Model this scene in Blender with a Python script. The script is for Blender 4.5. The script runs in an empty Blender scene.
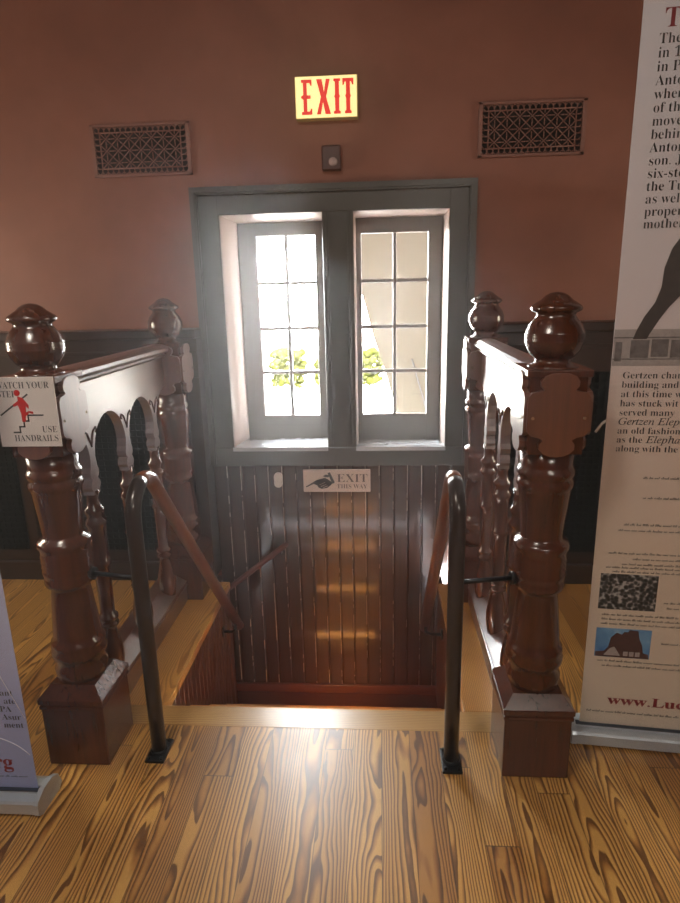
import bpy, bmesh, math, random
from mathutils import Vector, Matrix
random.seed(7)
PI = math.pi
scene = bpy.context.scene
COL = scene.collection

# ------------------------------------------------------------------ camera
FPX = 614.26
cam_d = bpy.data.cameras.new('camera')
cam_d.sensor_fit = 'VERTICAL'
cam_d.sensor_height = 36.0
cam_d.sensor_width = 36.0 * 680 / 903
cam_d.lens = FPX / 903 * 36.0
cam_d.clip_start = 0.05
cam_d.clip_end = 500
cam = bpy.data.objects.new('camera', cam_d)
COL.objects.link(cam)
_r = Vector((0.99787485, 0.06138684, -0.02185021))
_f = Vector((-0.06492697, 0.96505217, -0.25388736)).normalized()
_r = (_r - _f * _r.dot(_f)).normalized()
_u = _r.cross(_f)
M = Matrix(((_r.x, _u.x, -_f.x, 0), (_r.y, _u.y, -_f.y, 0), (_r.z, _u.z, -_f.z, 1.45), (0, 0, 0, 1)))
cam.matrix_world = M
scene.camera = cam

# ------------------------------------------------------------------ world, sun, lights, exposure
scene.view_settings.view_transform = 'Standard'
scene.view_settings.look = 'None'
scene.view_settings.gamma = 1.0
scene.view_settings.use_curve_mapping = False
scene.view_settings.exposure = 0.33

world = bpy.data.worlds.new('sky')
scene.world = world
world.use_nodes = True
bg = world.node_tree.nodes['Background']
bg.inputs['Color'].default_value = (0.97, 0.98, 1.0, 1)
bg.inputs['Strength'].default_value = 75.0

def add_light(name, kind, loc, direction, energy, color, sx=1.0, sy=1.0, portal=False):
    d = bpy.data.lights.new(name, kind)
    d.energy = energy
    d.color = color
    if kind == 'AREA':
        d.shape = 'RECTANGLE'
        d.size = sx
        d.size_y = sy
        if portal:
            d.cycles.is_portal = True
    o = bpy.data.objects.new(name, d)
    COL.objects.link(o)
    o.location = loc
    o.rotation_euler = Vector(direction).to_track_quat('-Z', 'Y').to_euler()
    return o

STEP_W = 0.95          # watts of each added amber light under the nosings
sun = add_light('sun', 'SUN', (6, -16, 22), (-0.15, 1.0, -1.25), 150.0, (1.0, 0.92, 0.80))
sun.data.angle = math.radians(1.0)
add_light('window_light_portal', 'AREA', (-0.50, 3.47, 1.25), (0, -1, 0), 1, (1, 1, 1), 0.44, 1.1, True)
add_light('window_light_portal', 'AREA', (0.10, 3.47, 1.25), (0, -1, 0), 1, (1, 1, 1), 0.44, 1.1, True)
add_light('ceiling_lamp_light', 'AREA', (-0.9, 0.2, 3.1), (0, 0.12, -1), 27, (1.0, 0.90, 0.78), 0.5, 0.5)
add_light('ceiling_lamp_light', 'AREA', (1.0, -2.2, 3.1), (0, 0.25, -1), 40, (1.0, 0.90, 0.78), 1.2, 0.5)
add_light('side_window_light', 'AREA', (-3.3, 2.0, 1.35), (1, 0.05, -0.45), 40, (1.0, 0.88, 0.68), 0.6, 0.9)
add_light('side_window_light', 'AREA', (3.1, 2.2, 1.35), (-1, 0.05, -0.45), 34, (1.0, 0.88, 0.68), 0.6, 0.9)

# ------------------------------------------------------------------ material helpers
def new_mat(name):
    m = bpy.data.materials.new(name)
    m.use_nodes = True
    return m, m.node_tree, m.node_tree.nodes['Principled BSDF']

class NT:
    def __init__(s, nt):
        s.nt = nt
    def n(s, t, **kw):
        x = s.nt.nodes.new(t)
        for k, v in kw.items():
            setattr(x, k, v)
        return x
    def put(s, sock, v):
        if hasattr(v, 'is_linked') or hasattr(v, 'links'):
            s.nt.links.new(v, sock)
        else:
            sock.default_value = v
    def math(s, op, a, b=0.0, c=0.0, clamp=False):
        x = s.n('ShaderNodeMath', operation=op)
        x.use_clamp = clamp
        s.put(x.inputs[0], a)
        s.put(x.inputs[1], b)
        if len(x.inputs) > 2:
            s.put(x.inputs[2], c)
        return x.outputs[0]
    def mix(s, fac, a, b, blend='MIX'):
        x = s.n('ShaderNodeMix', data_type='RGBA', blend_type=blend)
        s.put(x.inputs[0], fac)
        s.put(x.inputs[6], a)
        s.put(x.inputs[7], b)
        return x.outputs[2]
    def pos(s):
        t = s.n('ShaderNodeTexCoord')
        return t.outputs['Object']
    def sep(s, v):
        x = s.n('ShaderNodeSeparateXYZ')
        s.put(x.inputs[0], v)
        return x.outputs
    def comb(s, a, b, c):
        x = s.n('ShaderNodeCombineXYZ')
        s.put(x.inputs[0], a); s.put(x.inputs[1], b); s.put(x.inputs[2], c)
        return x.outputs[0]
    def noise(s, vec, scale=1.0, detail=3.0, rough=0.5, dist=0.0):
        x = s.n('ShaderNodeTexNoise')
        s.put(x.inputs['Vector'], vec)
        x.inputs['Scale'].default_value = scale
        x.inputs['Detail'].default_value = detail
        x.inputs['Roughness'].default_value = rough
        x.inputs['Distortion'].default_value = dist
        return x.outputs['Fac']
    def white(s, vec):
        x = s.n('ShaderNodeTexWhiteNoise', noise_dimensions='3D')
        s.put(x.inputs['Vector'], vec)
        return s.sep(x.outputs['Color'])
    def ramp(s, fac, stops, interp='LINEAR'):
        x = s.n('ShaderNodeValToRGB')
        s.put(x.inputs[0], fac)
        cr = x.color_ramp
        cr.interpolation = interp
        while len(cr.elements) < len(stops):
            cr.elements.new(0.5)
        for e, (p, c) in zip(cr.elements, stops):
            e.position = p
            e.color = (c[0], c[1], c[2], 1)
        return x.outputs[0]
    def bump(s, h, strength, dist=0.002):
        x = s.n('ShaderNodeBump')
        x.inputs['Strength'].default_value = strength
        x.inputs['Distance'].default_value = dist
        s.put(x.inputs['Height'], h)
        return x.outputs[0]

def c3(r, g, b):
    f = lambda v: ((v / 255) / 12.92) if v / 255 <= 0.04045 else (((v / 255) + 0.055) / 1.055) ** 2.4
    return (f(r), f(g), f(b), 1)

def plain(name, col, rough=0.5, metal=0.0, coat=0.0, var=0.08, scale=12, bump=0.0):
    m, nt, p = new_mat(name)
    k = NT(nt)
    P = k.pos()
    n = k.noise(P, scale, 4, 0.6)
    lo = tuple(max(0, c * (1 - var)) for c in col[:3]) + (1,)
    hi = tuple(min(1, c * (1 + var)) for c in col[:3]) + (1,)
    k.put(p.inputs['Base Color'], k.mix(n, lo, hi))
    p.inputs['Roughness'].default_value = rough
    p.inputs['Metallic'].default_value = metal
    p.inputs['Coat Weight'].default_value = coat
    p.inputs['Coat Roughness'].default_value = 0.1
    if bump:
        k.put(p.inputs['Normal'], k.bump(k.noise(P, scale * 6, 3), bump))
    return m

def varnished(name, dark, light, axis='Z', rough=0.22, coat=0.6, cior=1.5):
    """turned, varnished hardwood with fine streaks along one axis"""
    m, nt, p = new_mat(name)
    k = NT(nt)
    x, y, z = k.sep(k.pos())[:3]
    s = {'X': (3, 60, 60), 'Y': (60, 3, 60), 'Z': (60, 60, 3)}[axis]
    v = k.comb(k.math('MULTIPLY', x, s[0]), k.math('MULTIPLY', y, s[1]), k.math('MULTIPLY', z, s[2]))
    n1 = k.noise(v, 1.0, 5, 0.65, 0.4)
    n2 = k.noise(k.pos(), 5.0, 3)
    f = k.math('ADD', k.math('MULTIPLY', n1, 0.75), k.math('MULTIPLY', n2, 0.35), clamp=True)
    k.put(p.inputs['Base Color'], k.ramp(f, [(0.28, dark), (0.55, tuple((a + b) / 2 for a, b in zip(dark, light))), (0.78, light)]))
    p.inputs['Roughness'].default_value = rough
    p.inputs['Coat Weight'].default_value = coat
    p.inputs['Coat Roughness'].default_value = rough * 0.75
    p.inputs['Coat IOR'].default_value = cior
    k.put(p.inputs['Normal'], k.bump(n1, 0.015))
    return m

def pine(name, width, along='Y', joints=True, light=(0.60, 0.355, 0.105), mid=(0.35, 0.160, 0.038), dark=(0.060, 0.020, 0.005), rough=0.40):
    """heart pine boards: growth rings of a tilted trunk cut board by board"""
    m, nt, p = new_mat(name)
    k = NT(nt)
    X, Y, Z = k.sep(k.pos())[:3]
    if along == 'X':
        X, Y = Y, X
    q = k.math('DIVIDE', X, width)
    i = k.math('FLOOR', q)
    fr = k.math('SUBTRACT', q, i)
    r0 = k.white(k.comb(i, 3.3, 1.7))
    if joints:
        yy = k.math('DIVIDE', k.math('ADD', Y, k.math('MULTIPLY', r0[0], 3.0)), 1.7)
        j = k.math('FLOOR', yy)
        fy = k.math('SUBTRACT', yy, j)
    else:
        j = 0.0
        fy = 0.5
    r = k.white(k.comb(i, j, 5.1))
    r2 = k.white(k.comb(i, j, 9.4))
    u = k.math('ADD', k.math('MULTIPLY', k.math('SUBTRACT', fr, 0.5), width), k.math('MULTIPLY', k.math('SUBTRACT', r[0], 0.5), 0.13))
    nv = k.comb(k.math('MULTIPLY', X, 7.0), k.math('MULTIPLY', Y, 1.5), k.math('MULTIPLY', r[2], 40.0))
    wob = k.noise(nv, 1.0, 2.5, 0.5, 0.3)
    nv2 = k.comb(k.math('MULTIPLY', X, 30.0), k.math('MULTIPLY', Y, 8.0), k.math('MULTIPLY', r[2], 40.0))
    wob2 = k.noise(nv2, 1.0, 2.0)
    d = k.math('ADD', k.math('MULTIPLY', wob, 0.075), k.math('MULTIPLY', Y, k.math('MULTIPLY', k.math('SUBTRACT', r[1], 0.5), 0.05)))
    d = k.math('ADD', d, k.math('MULTIPLY', r2[0], 0.03))
    d = k.math('ADD', d, k.math('MULTIPLY', wob2, 0.004))
    rad = k.math('SQRT', k.math('ADD', k.math('MULTIPLY', u, u), k.math('MULTIPLY', d, d)))
    ring = k.math('FRACT', k.math('MULTIPLY', rad, 150.0))
    col = k.ramp(ring, [(0.0, light), (0.36, light), (0.58, mid), (0.78, dark), (0.95, dark), (1.0, light)])
    fine = k.noise(k.comb(k.math('MULTIPLY', X, 420.0), k.math('MULTIPLY', Y, 9.0), 0.0), 1.0, 3, 0.6)
    col = k.mix(k.math('MULTIPLY', fine, 0.55), col, mid + (1,))
    tint = k.ramp(r2[1], [(0.0, (0.68, 0.56, 0.44)), (0.5, (0.95, 0.90, 0.82)), (1.0, (1.1, 1.08, 1.0))])
    col = k.mix(1.0, col, tint, 'MULTIPLY')
    e = k.math('MINIMUM', fr, k.math('SUBTRACT', 1.0, fr))
    gap = k.math('LESS_THAN', e, 0.012)
    if joints:
        e2 = k.math('MINIMUM', fy, k.math('SUBTRACT', 1.0, fy))
        gap = k.math('MAXIMUM', gap, k.math('LESS_THAN', e2, 0.0009))
        col = k.mix(k.math('MULTIPLY', gap, 0.75), col, (0.035, 0.014, 0.006, 1))
    k.put(p.inputs['Base Color'], col)
    p.inputs['Roughness'].default_value = rough
    k.put(p.inputs['Roughness'], k.math('ADD', rough - 0.06, k.math('MULTIPLY', k.noise(k.pos(), 9.0, 4), 0.14)))
    p.inputs['Coat Weight'].default_value = 0.22
    p.inputs['Coat Roughness'].default_value = 0.3
    k.put(p.inputs['Normal'], k.bump(k.math('ADD', k.math('MULTIPLY', ring, -0.35), k.math('MULTIPLY', gap, -1.0)), 0.12, 0.0015))
    return m

MAT = {}
MAT['floor'] = pine('heart_pine_floorboards', 0.092)
MAT['floor_cross'] = pine('heart_pine_nosing', 0.5, 'X', False, light=(0.66, 0.50, 0.22), mid=(0.57, 0.39, 0.15), dark=(0.42, 0.22, 0.08), rough=0.3)
MAT['floor_edge'] = pine('heart_pine_edge_board', 0.5, 'Y', False, light=(0.74, 0.45, 0.14), mid=(0.64, 0.35, 0.10), dark=(0.38, 0.17, 0.045), rough=0.3)
MAT['tread'] = plain('worn_pine_tread', (0.58, 0.29, 0.09), 0.4, var=0.2)
MAT['newel'] = varnished('red_brown_varnished_oak', (0.022, 0.006, 0.003), (0.125, 0.032, 0.011), 'Z', 0.22, 0.5, 1.5)
MAT['rail_y'] = varnished('red_brown_varnished_oak_rail', (0.040, 0.010, 0.005), (0.150, 0.044, 0.018), 'Y', 0.42, 1.0, 3.0)
MAT['plate'] = varnished('red_brown_varnished_oak_plate', (0.050, 0.013, 0.006), (0.200, 0.058, 0.022), 'Z', 0.42, 1.0, 2.0)
MAT['riser'] = varnished('dark_riser_wood', (0.03, 0.010, 0.006), (0.07, 0.022, 0.011), 'X', 0.4, 0.2)
MAT['landing'] = varnished('dark_red_landing_boards', (0.06, 0.014, 0.009), (0.13, 0.032, 0.018), 'X', 0.4, 0.2)
MAT['trim'] = plain('grey_brown_painted_trim', (0.082, 0.076, 0.070), 0.36, coat=0.25, var=0.12, scale=8)
MAT['sash'] = plain('grey_painted_sash', (0.13, 0.12, 0.11), 0.36, coat=0.25, var=0.1)
MAT['sill'] = plain('glossy_grey_sill_paint', (0.50, 0.52, 0.56), 0.25, coat=0.8)
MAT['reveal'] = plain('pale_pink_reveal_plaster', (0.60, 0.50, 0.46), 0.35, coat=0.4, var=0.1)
MAT['wainscot'] = varnished('dark_stained_wainscot', (0.018, 0.009, 0.007), (0.040, 0.017, 0.011), 'X', 0.34, 0.25)
MAT['grille_black'] = plain('black_pressed_metal', (0.004, 0.004, 0.004), 0.7)
MAT['grille_backing'] = plain('black_void_cloth', (0.0025, 0.0025, 0.0025), 0.95)
MAT['bronze'] = plain('dark_bronze_paint', (0.036, 0.023, 0.018), 0.3, 0.3, coat=0.3)
MAT['brown_rail'] = plain('red_brown_rail_tone', (0.20, 0.066, 0.026), 0.3, coat=0.5)  # sloping part of the pipe, in a redder tone than the post
MAT['black_metal'] = plain('black_iron', (0.012, 0.012, 0.014), 0.35, 0.4)
MAT['silver'] = plain('brushed_silver_plastic', (0.50, 0.56, 0.62), 0.3, 0.35, coat=0.2)
MAT['dark_slot'] = plain('dark_blue_grey_slot', (0.03, 0.04, 0.06), 0.5)
MAT['sign_white'] = plain('matt_white_sign', (0.70, 0.66, 0.63), 0.45)
MAT['sign_cream'] = plain('cream_sign', (0.62, 0.50, 0.43), 0.45)
MAT['ink_black'] = plain('black_ink', (0.012, 0.011, 0.012), 0.6)
MAT['ink_brown'] = plain('dark_brown_ink', (0.05, 0.022, 0.018), 0.6)
MAT['ink_red'] = plain('dark_red_ink', (0.23, 0.012, 0.018), 0.6)
MAT['ink_bright_red'] = plain('bright_red_ink', (0.55, 0.02, 0.02), 0.6)
MAT['ink_blue'] = plain('navy_ink', (0.035, 0.045, 0.11), 0.6)
MAT['brass'] = plain('brass_screw', (0.75, 0.68, 0.55), 0.2, 0.9)
MAT['white_plastic'] = plain('white_plastic', (0.68, 0.62, 0.56), 0.35)
MAT['vent_frame'] = plain('plaster_coloured_vent_paint', (0.24, 0.105, 0.078), 0.45)
MAT['vent_dark'] = plain('vent_duct_dark', (0.010, 0.006, 0.006), 0.9)
MAT['ceiling'] = plain('ceiling_plaster', (0.36, 0.24, 0.19), 0.8)
MAT['detector'] = plain('brown_plastic', (0.085, 0.032, 0.028), 0.4)
MAT['lens'] = plain('pinkish_clear_lens', (0.55, 0.42, 0.42), 0.12, coat=1.0)

def mat_plaster():
    m, nt, p = new_mat('terracotta_pink_plaster')
    k = NT(nt)
    P = k.pos()
    a = k.noise(P, 1.6, 5, 0.6, 0.6)
    b = k.noise(P, 7.0, 4, 0.6)
    f = k.math('ADD', k.math('MULTIPLY', a, 0.7), k.math('MULTIPLY', b, 0.3))
    col = k.ramp(f, [(0.3, (0.195, 0.068, 0.043)), (0.5, (0.255, 0.094, 0.060)), (0.7, (0.315, 0.126, 0.085))])
    k.put(p.inputs['Base Color'], col)
    p.inputs['Roughness'].default_value = 0.55
    k.put(p.inputs['Normal'], k.bump(k.noise(P, 60, 4), 0.12))
    return m
MAT['plaster'] = mat_plaster()

def mat_beadboard(name, dark, light, worn):
    m, nt, p = new_mat(name)
    k = NT(nt)
    X, Y, Z = k.sep(k.pos())[:3]
    U = k.math('ADD', X, Y)
    n1 = k.noise(k.comb(k.math('MULTIPLY', U, 70), 0.0, k.math('MULTIPLY', Z, 2.2)), 1.0, 5, 0.65, 0.3)
    col = k.ramp(n1, [(0.3, dark), (0.7, light)])
    # chips of pale paint left along the joints
    w = 0.0715
    q = k.math('DIVIDE', U, w)
    fr = k.math('FRACT', k.math('ADD', q, 100.0))
    e = k.math('MINIMUM', fr, k.math('SUBTRACT', 1.0, fr))
    idx = k.math('FLOOR', k.math('ADD', q, 100.5))
    near = k.math('LESS_THAN', e, k.math('ADD', 0.02, k.math('MULTIPLY', k.noise(k.comb(U, 0.0, k.math('MULTIPLY', Z, 40)), 1.0, 2), 0.06)))
    seg = k.noise(k.comb(k.math('MULTIPLY', idx, 7.7), 0.0, k.math('MULTIPLY', Z, 5.0)), 1.0, 3, 0.7)
    ok = k.math('GREATER_THAN', seg, 0.50)
    chip = k.math('MULTIPLY', near, ok)
    col = k.mix(k.math('MULTIPLY', chip, worn), col, (0.50, 0.40, 0.33, 1))
    k.put(p.inputs['Base Color'], col)
    p.inputs['Roughness'].default_value = 0.34
    p.inputs['Coat Weight'].default_value = 0.7
    p.inputs['Coat Roughness'].default_value = 0.14
    k.put(p.inputs['Normal'], k.bump(n1, 0.06))
    return m
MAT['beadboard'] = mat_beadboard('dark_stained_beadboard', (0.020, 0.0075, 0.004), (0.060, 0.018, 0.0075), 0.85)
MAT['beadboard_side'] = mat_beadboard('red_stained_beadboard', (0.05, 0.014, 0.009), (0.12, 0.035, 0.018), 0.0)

def mat_glass():
    m = bpy.data.materials.new('window_glass')
    m.use_nodes = True
    nt = m.node_tree
    nt.nodes.clear()
    k = NT(nt)
    out = k.n('ShaderNodeOutputMaterial')
    t = k.n('ShaderNodeBsdfTransparent')
    t.inputs[0].default_value = (0.97, 0.985, 0.975, 1)
    g = k.n('ShaderNodeBsdfGlossy')
    g.inputs['Roughness'].default_value = 0.02
    fz = k.n('ShaderNodeFresnel')
    gm = k.n('ShaderNodeNewGeometry')
    k.put(fz.inputs[0], k.math('MULTIPLY_ADD', gm.outputs['Backfacing'], 1 / 1.45 - 1.45, 1.45))
    mx = k.n('ShaderNodeMixShader')
    nt.links.new(fz.outputs[0], mx.inputs[0])
    nt.links.new(t.outputs[0], mx.inputs[1])
    nt.links.new(g.outputs[0], mx.inputs[2])
    nt.links.new(mx.outputs[0], out.inputs[0])
    return m
MAT['glass'] = mat_glass()

def mat_emit(name, col, strength):
    m, nt, p = new_mat(name)
    p.inputs['Base Color'].default_value = col
    p.inputs['Emission Color'].default_value = col
    p.inputs['Emission Strength'].default_value = strength
    p.inputs['Roughness'].default_value = 0.4
    return m
MAT['exit_face'] = mat_emit('backlit_cream_exit_panel', (1.0, 0.83, 0.36, 1), 0.80)
MAT['exit_letters'] = mat_emit('backlit_red_letters', (0.75, 0.012, 0.010, 1), 0.55)

def mat_banner(name, stops, streak=0.05):
    m, nt, p = new_mat(name)
    k = NT(nt)
    X, Y, Z = k.sep(k.pos())[:3]
    n = k.noise(k.comb(k.math('MULTIPLY', X, 3), 0.0, k.math('MULTIPLY', Z, 3)), 1.0, 4, 0.6)
    z = k.math('ADD', k.math('DIVIDE', Z, 2.2), k.math('MULTIPLY', k.math('SUBTRACT', n, 0.5), streak))
    k.put(p.inputs['Base Color'], k.ramp(z, stops))
    p.inputs['Roughness'].default_value = 0.5
    return m
# a printed sheet: warm beige lower half running to a pale grey-lilac top
MAT['banner_beige'] = mat_banner('printed_beige_banner', [(0.0, (0.66, 0.60, 0.50)), (0.3, (0.70, 0.59, 0.48)), (0.5, (0.74, 0.62, 0.56)), (0.62, (0.70, 0.64, 0.66)), (0.9, (0.64, 0.63, 0.68))])
MAT['banner_blue'] = mat_banner('printed_lavender_banner', [(0.0, (0.30, 0.37, 0.64)), (0.15, (0.36, 0.42, 0.70)), (0.28, (0.52, 0.58, 0.84)), (0.9, (0.60, 0.63, 0.82))])
MAT['photo_grey'] = plain('printed_grey_tone', (0.17, 0.15, 0.15), 0.5, var=0.7, scale=60)
MAT['photo_pale'] = plain('printed_pale_tone', (0.40, 0.36, 0.35), 0.5, var=0.3, scale=60)
MAT['photo_dark'] = plain('printed_dark_tone', (0.06, 0.048, 0.044), 0.5, var=0.6, scale=40)
MAT['photo_brown'] = plain('printed_brown_tone', (0.085, 0.040, 0.035), 0.5, var=0.6, scale=70)

def mat_photo_sky():
    m, nt, p = new_mat('printed_blue_sky')
    k = NT(nt)
    X, Y, Z = k.sep(k.pos())[:3]
    k.put(p.inputs['Base Color'], k.ramp(k.noise(k.pos(), 14, 3), [(0.3, (0.05, 0.17, 0.42)), (0.6, (0.16, 0.36, 0.60)), (0.8, (0.45, 0.58, 0.68))]))
    return m
MAT['photo_sky'] = mat_photo_sky()

def mat_crowd():
    m, nt, p = new_mat('printed_crowd_photo')
    k = NT(nt)
    v = k.n('ShaderNodeTexVoronoi')
    k.put(v.inputs['Vector'], k.pos())
    v.inputs['Scale'].default_value = 90
    n = k.noise(k.pos(), 55, 4, 0.7)
    f = k.math('MULTIPLY', k.math('ADD', v.outputs['Distance'], 0.0), k.math('ADD', n, 0.15))
    k.put(p.inputs['Base Color'], k.ramp(f, [(0.12, (0.012, 0.012, 0.012)), (0.36, (0.06, 0.06, 0.06)), (0.55, (0.42, 0.41, 0.40))]))
    return m
MAT['photo_crowd'] = mat_crowd()

# exterior
MAT['siding'] = plain('white_clapboard', (0.80, 0.80, 0.78), 0.6)
MAT['ext_window'] = plain('exterior_window_pane', (0.010, 0.012, 0.013), 1.0)
MAT['ext_window'].node_tree.nodes['Principled BSDF'].inputs['Specular IOR Level'].default_value = 0.0
MAT['leaf'] = plain('yellow_green_leaves', (0.0130, 0.0140, 0.0032), 0.6, var=0.4, scale=3)
MAT['paving'] = plain('pale_concrete_paving', (0.60, 0.58, 0.55), 0.8, var=0.2, scale=0.4)
MAT['stucco'] = plain('beige_stucco', (0.030, 0.0275, 0.0208), 0.8, var=0.06, scale=3, bump=0.1)

for q in ('leaf', 'stucco', 'paving', 'siding'):
    MAT[q].node_tree.nodes['Principled BSDF'].inputs['Specular IOR Level'].default_value = 0.0
for q in ('grille_black', 'grille_backing'):
    MAT[q].node_tree.nodes['Principled BSDF'].inputs['Specular IOR Level'].default_value = 0.15

# ------------------------------------------------------------------ mesh helpers
def ear_clip(pts):
    n = len(pts)
    idx = list(range(n))
    area = sum(pts[i][0] * pts[(i + 1) % n][1] - pts[(i + 1) % n][0] * pts[i][1] for i in range(n))
    if area < 0:
        idx.reverse()
    cr = lambda o, a, b: (a[0] - o[0]) * (b[1] - o[1]) - (a[1] - o[1]) * (b[0] - o[0])
    out = []
    guard = 0
    while len(idx) > 3 and guard < 20000:
        m = len(idx)
        done = False
        for k in range(m):
            i, j, l = idx[k - 1], idx[k], idx[(k + 1) % m]
            A, B, C = pts[i], pts[j], pts[l]
            if cr(A, B, C) <= 1e-12:
                continue
            bad = False
            for q in idx:
                if q in (i, j, l):
                    continue
                P = pts[q]
                if cr(A, B, P) >= -1e-13 and cr(B, C, P) >= -1e-13 and cr(C, A, P) >= -1e-13:
                    bad = True
                    break
            if not bad:
                out.append((i, j, l))
                idx.pop(k)
                done = True
                break
        if not done:
            # only flat corners are left: drop one
            k = min(range(m), key=lambda q: abs(cr(pts[idx[q - 1]], pts[idx[q]], pts[idx[(q + 1) % m]])))
            out.append((idx[k - 1], idx[k], idx[(k + 1) % m]))
            idx.pop(k)
        guard += 1
    out.append(tuple(idx))
    return out

class MB:
    def __init__(s):
        s.bm = bmesh.new()
    def box(s, x0, x1, y0, y1, z0, z1, bevel=0.0, seg=2):
        vs = [s.bm.verts.new((x, y, z)) for x in (x0, x1) for y in (y0, y1) for z in (z0, z1)]
        idx = [(0, 1, 3, 2), (4, 6, 7, 5), (0, 4, 5, 1), (2, 3, 7, 6), (0, 2, 6, 4), (1, 5, 7, 3)]
        fs = [s.bm.faces.new([vs[i] for i in q]) for q in idx]
        if bevel:
            es = list({e for f in fs for e in f.edges})
            bmesh.ops.bevel(s.bm, geom=es, offset=bevel, segments=seg, affect='EDGES', profile=0.5)
        return s
    def lathe(s, prof, cx=0, cy=0, n=28, smooth=True, caps=True, axis='Z'):
        rings = []
        for r, z in prof:
            ring = []
            for i in range(n):
                a = 2 * PI * i / n
                if axis == 'Z':
                    co = (cx + r * math.cos(a), cy + r * math.sin(a), z)
                else:   # along Y
                    co = (cx + r * math.cos(a), z, cy + r * math.sin(a))
                ring.append(s.bm.verts.new(co))
            rings.append(ring)
        for a, b in zip(rings, rings[1:]):
            for i in range(n):
                f = s.bm.faces.new((a[i], a[(i + 1) % n], b[(i + 1) % n], b[i]))
                f.smooth = smooth
        if caps:
            s.bm.faces.new(list(reversed(rings[0])))
            s.bm.faces.new(rings[-1])
        return s
    def frustum(s, cx, cy, h0, z0, h1, z1):
        a = [s.bm.verts.new((cx + sx * h0, cy + sy * h0, z0)) for sx, sy in ((-1, -1), (1, -1), (1, 1), (-1, 1))]
        b = [s.bm.verts.new((cx + sx * h1, cy + sy * h1, z1)) for sx, sy in ((-1, -1), (1, -1), (1, 1), (-1, 1))]
        for i in range(4):
            s.bm.faces.new((a[i], a[(i + 1) % 4], b[(i + 1) % 4], b[i]))
        s.bm.faces.new(list(reversed(a)))
        s.bm.faces.new(b)
        return s
    def prism(s, pts, fn, d0, d1):
        """polygon pts (u,v) extruded between depths d0,d1; fn(u,v,d)->xyz"""
        a = [s.bm.verts.new(fn(u, v, d0)) for u, v in pts]
        b = [s.bm.verts.new(fn(u, v, d1)) for u, v in pts]
        n = len(pts)
        for i in range(n):
            s.bm.faces.new((a[(i + 1) % n], a[i], b[i], b[(i + 1) % n]))
        for tri in ear_clip(pts):
            s.bm.faces.new([a[i] for i in tri])
            s.bm.faces.new([b[i] for i in reversed(tri)])
        return s
    def sweep(s, prof, path_y):
        """profile (x,z) extruded along Y"""
        y0, y1 = path_y
        return s.prism(prof, lambda u, v, d: (u, d, v), y0, y1)
    def tube(s, pts, r, n=14, caps=True):
        pts = [Vector(p) for p in pts]
        rings = []
        up = None
        for i, p in enumerate(pts):
            if i == 0: t = pts[1] - p
            elif i == len(pts) - 1: t = p - pts[i - 1]
            else: t = (pts[i + 1] - p).normalized() + (p - pts[i - 1]).normalized()
            t.normalize()
            if up is None:
                up = t.orthogonal().normalized()
            else:
                up = (up - t * up.dot(t)).normalized()
            w = t.cross(up)
            rr = r[i] if isinstance(r, (list, tuple)) else r
            rings.append([s.bm.verts.new(p + (up * math.cos(2 * PI * k / n) + w * math.sin(2 * PI * k / n)) * rr) for k in range(n)])
        for a, b in zip(rings, rings[1:]):
            for k in range(n):
                f = s.bm.faces.new((a[k], a[(k + 1) % n], b[(k + 1) % n], b[k]))
                f.smooth = True
        if caps:
            s.bm.faces.new(list(reversed(rings[0])))
            s.bm.faces.new(rings[-1])
        return s
    def blob(s, c, r, sub=2, squash=1.0, jitter=0.0):
        res = bmesh.ops.create_icosphere(s.bm, subdivisions=sub, radius=r)
        for v in res['verts']:
            k = 1 + random.uniform(-jitter, jitter)
            v.co = Vector((v.co.x * k + c[0], v.co.y * k + c[1], v.co.z * squash * k + c[2]))
            for f in v.link_faces:
                f.smooth = True
        return s
    def mesh(s, name, mat):
        bmesh.ops.recalc_face_normals(s.bm, faces=s.bm.faces)
        me = bpy.data.meshes.new(name)
        s.bm.to_mesh(me)
        s.bm.free()
        me.materials.append(mat)
        return me
    def build(s, name, mat, parent=None, loc=None):
        return link(name, s.mesh(name, mat), parent, loc)

def link(name, me, parent=None, loc=None):
    o = bpy.data.objects.new(name, me)
    COL.objects.link(o)
    if parent:
        o.parent = parent
    if loc is not None:
        o.location = loc
    return o

def thing(name, label, cat, loc=(0, 0, 0), rz=0, group=None):
    o = bpy.data.objects.new(name, None)
    o.empty_display_size = 0.1
    COL.objects.link(o)
    o.location = loc
    o.rotation_euler = (0, 0, rz)
    return tag(o, label, cat, group)

def tag(o, label, cat, group=None):
    o['label'] = label
    o['category'] = cat
    if group:
        o['group'] = group
    return o

def struct(o, label=None):
    o['kind'] = 'structure'
    if label:
        o['label'] = label
    return o

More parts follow.
